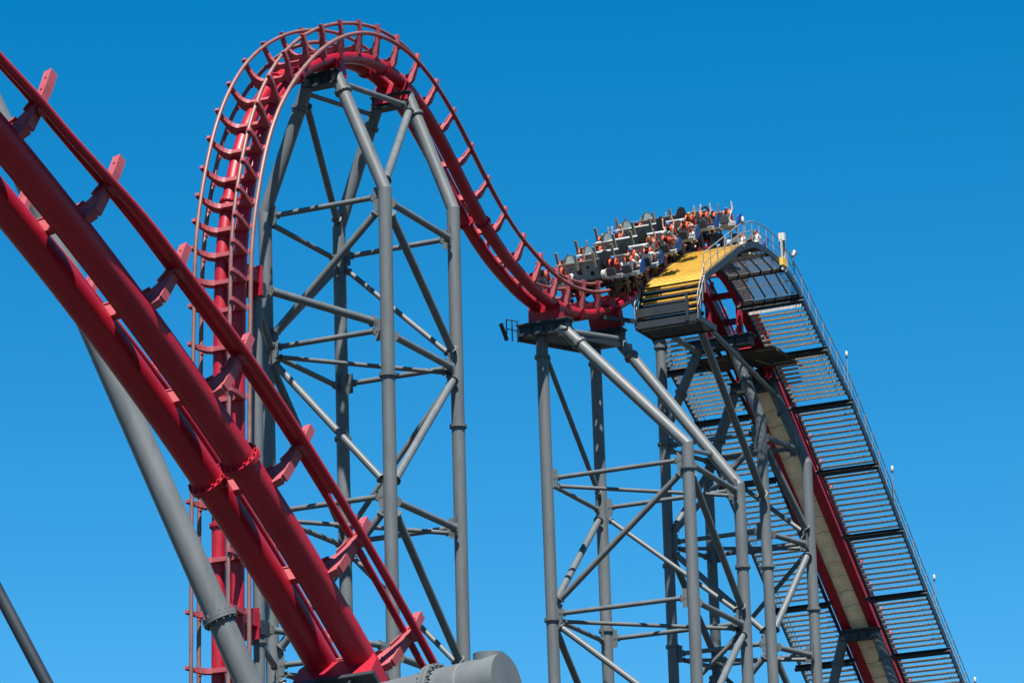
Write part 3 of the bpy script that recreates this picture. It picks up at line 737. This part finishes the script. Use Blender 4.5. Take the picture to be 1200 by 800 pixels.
def make_car():
    root = thing('coaster_car', 'x', 'coaster car', (0, 0, 0), 'cars of the coaster train')
    m = MB(); hs = []
    for x in (-1.45, -.62, .62, 1.45): hs += [(x, 1.98, .17, 14)]
    for x in (-1.1, -.98, 1.1, .98):
        for z in (1.78, 1.98, 2.18): hs.append((x, z, .035, 6))
    hs += [(-.2, 2.12, .09, 10), (.2, 2.12, .09, 10), (0, 1.8, .12, 10)]
    holed_plate(m, -1.8, 1.8, 1.62, 2.38, -.06, .05, hs)
    holed_plate(m, -1.8, 1.8, 1.62, 2.38, .42, .05, hs)
    for x in (-1.78, -.85, .85, 1.78): m.box((x, .2, 2.0), X, Y, Z, .02, .22, .35)
    m.box((-1.25, -.09, 1.98), X, Y, Z, .09, .03, .3); m.box((.95, -.09, 1.98), X, Y, Z, .07, .03, .33)
    m.build('wing_beam', CARGREY, root)
    MB().box((0, .2, 2.40), X, Y, Z, 1.86, .33, .022).box((0, -.12, 2.44), X, Y, Z, 1.80, .05, .03).box((0, .2, 1.60), X, Y, Z, 1.84, .30, .022).build('wing_cover', CARLIGHT, root)
    # chassis and wheels
    m = MB(); m.box((0, .1, 1.42), X, Y, Z, .5, .95, .13); m.box((0, -.6, 1.25), X, Y, Z, .95, .14, .10); m.box((0, .7, 1.25), X, Y, Z, .95, .14, .10)
    m.tube([(-.3, -.75, 1.2), (.3, -.75, 1.2)], .2, 14); m.tube([(0, -1.1, 1.4), (0, 1.2, 1.4)], .09, 10)
    for x in (-.55, .2, .6): m.box((x, -.85, 1.45), X, Y, Z, .10, .2, .17)
    m.build('chassis', UNDER, root)
    MB().box((-.3, -.9, 1.12), X, Y, Z, .16, .1, .07).tube([(-.48, -.8, 1.5), (-.52, -.85, 1.15), (-.40, -.9, 1.05)], .06, 8).build('yellow_fitting', YEL, root)
    for sx in (-1, 1):
        b = MB()
        b.prism([(-.95, .55), (-.95, 1.2), (-.7, 1.45), (.7, 1.45), (.95, 1.2), (.95, .55), (.55, .55), (.45, 1.0), (-.45, 1.0), (-.55, .55)], (sx*1.30, 0, 0), Y, Z, X, .07)
        bo = b.build('bogie', UNDER, root)
        for y in (-.72, .72):
            MB().tube([(sx*1.02, y, 1.16), (sx*1.16, y, 1.16)], .145, 16).tube([(sx*1.0, y, .71), (sx*1.15, y, .71)], .12, 16).tube([(sx*1.24, y-.05, .93), (sx*1.24, y+.05, .93)], .10, 12).build('wheel', BLACK, bo)
            MB().tube([(sx*1.16, y, 1.16), (sx*1.27, y, 1.16)], .06, 10).build('hub', CARLIGHT, bo)
    # rounded housings between beam and seats
    for sx in (-1, 1):
        prof = []
        for k in range(22):
            a = 2*PI*k/22; prof.append((-.55+.34*math.cos(a)*(1.0 if math.sin(a) < .2 else .92)+.12*math.sin(a), 2.12+(.70 if math.sin(a) > 0 else .60)*math.sin(a)))
        MB().prism(prof, (HX[sx][0], HX[sx][1], 0), V((.5, .866, 0)), Z, V((.866, -.5, 0)), .16).build('seat_housing', BLACK if sx > 0 else CHAR, root)
        sc = [( -.55+(y_+.55)*.93, 2.12+(z_-2.12)*.93) for y_, z_ in prof]
        MB().prism(sc, V((HX[sx][0], HX[sx][1], 0))+V((.866, -.5, 0))*(.096 if sx < 0 else -.096), V((.5, .866, 0)), Z, V((.866, -.5, 0)), .03).build('housing_face', CARGREY, root)
        hb = MB(); hc = V((HX[sx][0], HX[sx][1], 0))+V((.5, .866, 0))*-.55+Z*2.12; hn = V((.866, -.5, 0))
        hb.tube([hc+hn*.02, hc+hn*.15], .17, 14); hb.bolts(hc+hn*.12, hn, .25, .04, 8, .03); hb.build('housing_hub', UNDER, root)
        MB().tube([(sx*.86, -.95, 1.72), (sx*1.06, -.95, 1.72)], .24, 16).tube([(sx*.9, -.9, 1.72), (sx*.9, -.5, 1.9)], .12, 12).build('rotation_hub', CARLIGHT, root)
    for x in (-2.62, -.62, .30): MB().box((x, -.32, 2.44), X, Y, Z, .06, .055, .37).build('post', POSTTAN, root)
    for x in SEATX:
        ou = 1 if x > 0 else -1; big = abs(x) > 1.8
        b = MB(); prof = [(-.20, 1.60), (.20, 1.60), (.23, 1.66), (.21, 1.94), (.17, 2.0), (-.17, 2.0), (-.21, 1.94), (-.23, 1.66)]
        b.prism(prof, (x-.06, -1.02, 0), X, Z, Y, .13); b.prism([(p_[0]*.82, 1.80+(p_[1]-1.80)*.82) for p_ in prof], (x-.06, -1.10, 0), X, Z, Y, .05)
        bk = b.build('seat_back', CHAR, root)
        MB().box((x, -.62, 1.52), X, Y, Z, .36, .40, .06).box((x+.28, -.95, 1.56), X, Y, Z, .15, .12, .09).build('seat_base', CARLIGHT, root)
        h = MB()
        for sg in (-1, 1): h.tube([(x+sg*.13, -.82, 2.12), (x+sg*.14, -.80, 2.28), (x+sg*.145, -.68, 2.34), (x+sg*.14, -.50, 2.22), (x+sg*.13, -.44, 1.95), (x+sg*.1, -.42, 1.75)], .062, 8)
        h.box((x, -.42, 1.95), X, Y, Z, .19, .05, .17)
        h.build('shoulder_harness', ORANGE, root)
        MB().box((x, -.88, 2.20), X, Y, Z, .09, .025, .07).build('headrest', BLACK, root)
        if big:
            MB().prism([(-.74, 1.50), (-.50, 1.50), (-.42, 1.6), (-.38, 1.9), (-.44, 2.10), (-.54, 2.16), (-.66, 1.95)], (x+ou*.42, 0, 0), V((.3*ou, .95, 0)), V((.15*ou, 0, 1)), X, .08).build('side_shield', BLUE, root)
        MB().tube([(x-.2, -.1, 1.45), (x-.2, .0, 1.2), (x+.2, .0, 1.2)], .035, 8).build('footrest', UNDER, root)
    return root
car = make_car()
A0 = PATH.arc_s(25.95); PITCHC = 2.74
ordn = ['lowest', 'second', 'third', 'fourth', 'fifth', 'sixth', 'highest']
cars = [car]
for k in range(1, 7):
    c = car.copy(); C.objects.link(c); cars.append(c)
    for ch in list(car.children):
        d = ch.copy(); C.objects.link(d); d.parent = c
        for g2 in ch.children:
            e = g2.copy(); C.objects.link(e); e.parent = d
clab = ['grey train car closest to the dip, lowest in the train', 'grey train car right behind the lowest one', 'grey train car third up from the dip', 'grey train car in the middle of the train', 'grey train car just above the middle one, beside the yellow stairs', 'grey train car nearing the top of the lift, behind the front railing', 'grey train car at the very top of the lift, beside the railing']
rnd = random.Random(11)
seatname = ['outer far seat', 'inner far seat', 'inner near seat', 'outer near seat']
used = set()
for k, c in enumerate(cars):
    a = A0+PITCHC*k; p, t, nn = PATH.at(a)
    c['label'] = clab[k]; c.matrix_world = frame(L, t, nn, p)
    for q, x in enumerate(SEATX):
        if k in (3, 4, 5): pose = rnd.choice(['both arms raised', 'both arms raised', 'one arm raised', 'elbows out'])
        else: pose = rnd.choice(['hands on harness', 'elbows out', 'hands on harness', 'one arm raised'])
        skin = rnd.choice([0, 0, 1, 1, 2]); shirt = rnd.choice(['white', 'white', 'black', 'grey', 'navy', 'blue', 'red', 'pink', 'white']); legs = rnd.choice(['denim', 'black', 'khaki', 'navy', 'white'])
        kind = rnd.choice(['cap', 'short', 'short', 'long', 'cap']); hair = rnd.choice([0, 0, 1, 1, 2])
        tilt = rnd.uniform(-.12, .12)
        mw = frame(L, t, nn, p) @ M.Translation((x+.04, -.68, 1.70)) @ M.Rotation(tilt, 4, 'Y') @ M.Rotation(rnd.uniform(-.05, .22), 4, 'X')
        hd = 'rider in blue cap' if kind == 'cap' else 'rider with %s %s hair' % (kind, ['dark', 'brown', 'blond'][hair])
        make_person(mw, pose, skin, shirt, legs, hair, kind, '%s, %s shirt, %s, %s of %s car' % (hd, shirt, pose, seatname[q], ordn[k]))

# ------------------------------------------------------------------ light, sky, colour management
az = V((.07, -.998)).normalized(); EL = math.radians(62)
sd_ = V((az.x*math.cos(EL), az.y*math.cos(EL), math.sin(EL)))
sl = bpy.data.lights.new('sun', 'SUN'); sl.energy = 4.3; sl.angle = math.radians(.5); sl.color = (1.0, .955, .88)
so = bpy.data.objects.new('sun', sl); C.objects.link(so); so.location = (0, 0, 120); so.rotation_euler = sd_.to_track_quat('Z', 'Y').to_euler()
sc = bpy.context.scene
w = bpy.data.worlds.new('World'); sc.world = w; w.use_nodes = True
nt = w.node_tree; bg = nt.nodes['Background']
sky = nt.nodes.new('ShaderNodeTexSky'); sky.sky_type = 'NISHITA'; sky.sun_disc = False
sky.sun_elevation = EL; sky.sun_rotation = math.atan2(az.x, az.y); sky.altitude = 1500; sky.air_density = 1.0; sky.dust_density = .1; sky.ozone_density = 4.0
hs_ = nt.nodes.new('ShaderNodeHueSaturation'); hs_.inputs['Saturation'].default_value = 1.405; hs_.inputs['Hue'].default_value = .489
nt.links.new(sky.outputs[0], hs_.inputs['Color']); nt.links.new(hs_.outputs[0], bg.inputs['Color'])
bg.inputs['Strength'].default_value = .05
sc.view_settings.view_transform = 'Standard'; sc.view_settings.look = 'None'; sc.view_settings.exposure = 1.6; sc.view_settings.gamma = 1
sc.view_settings.use_curve_mapping = False
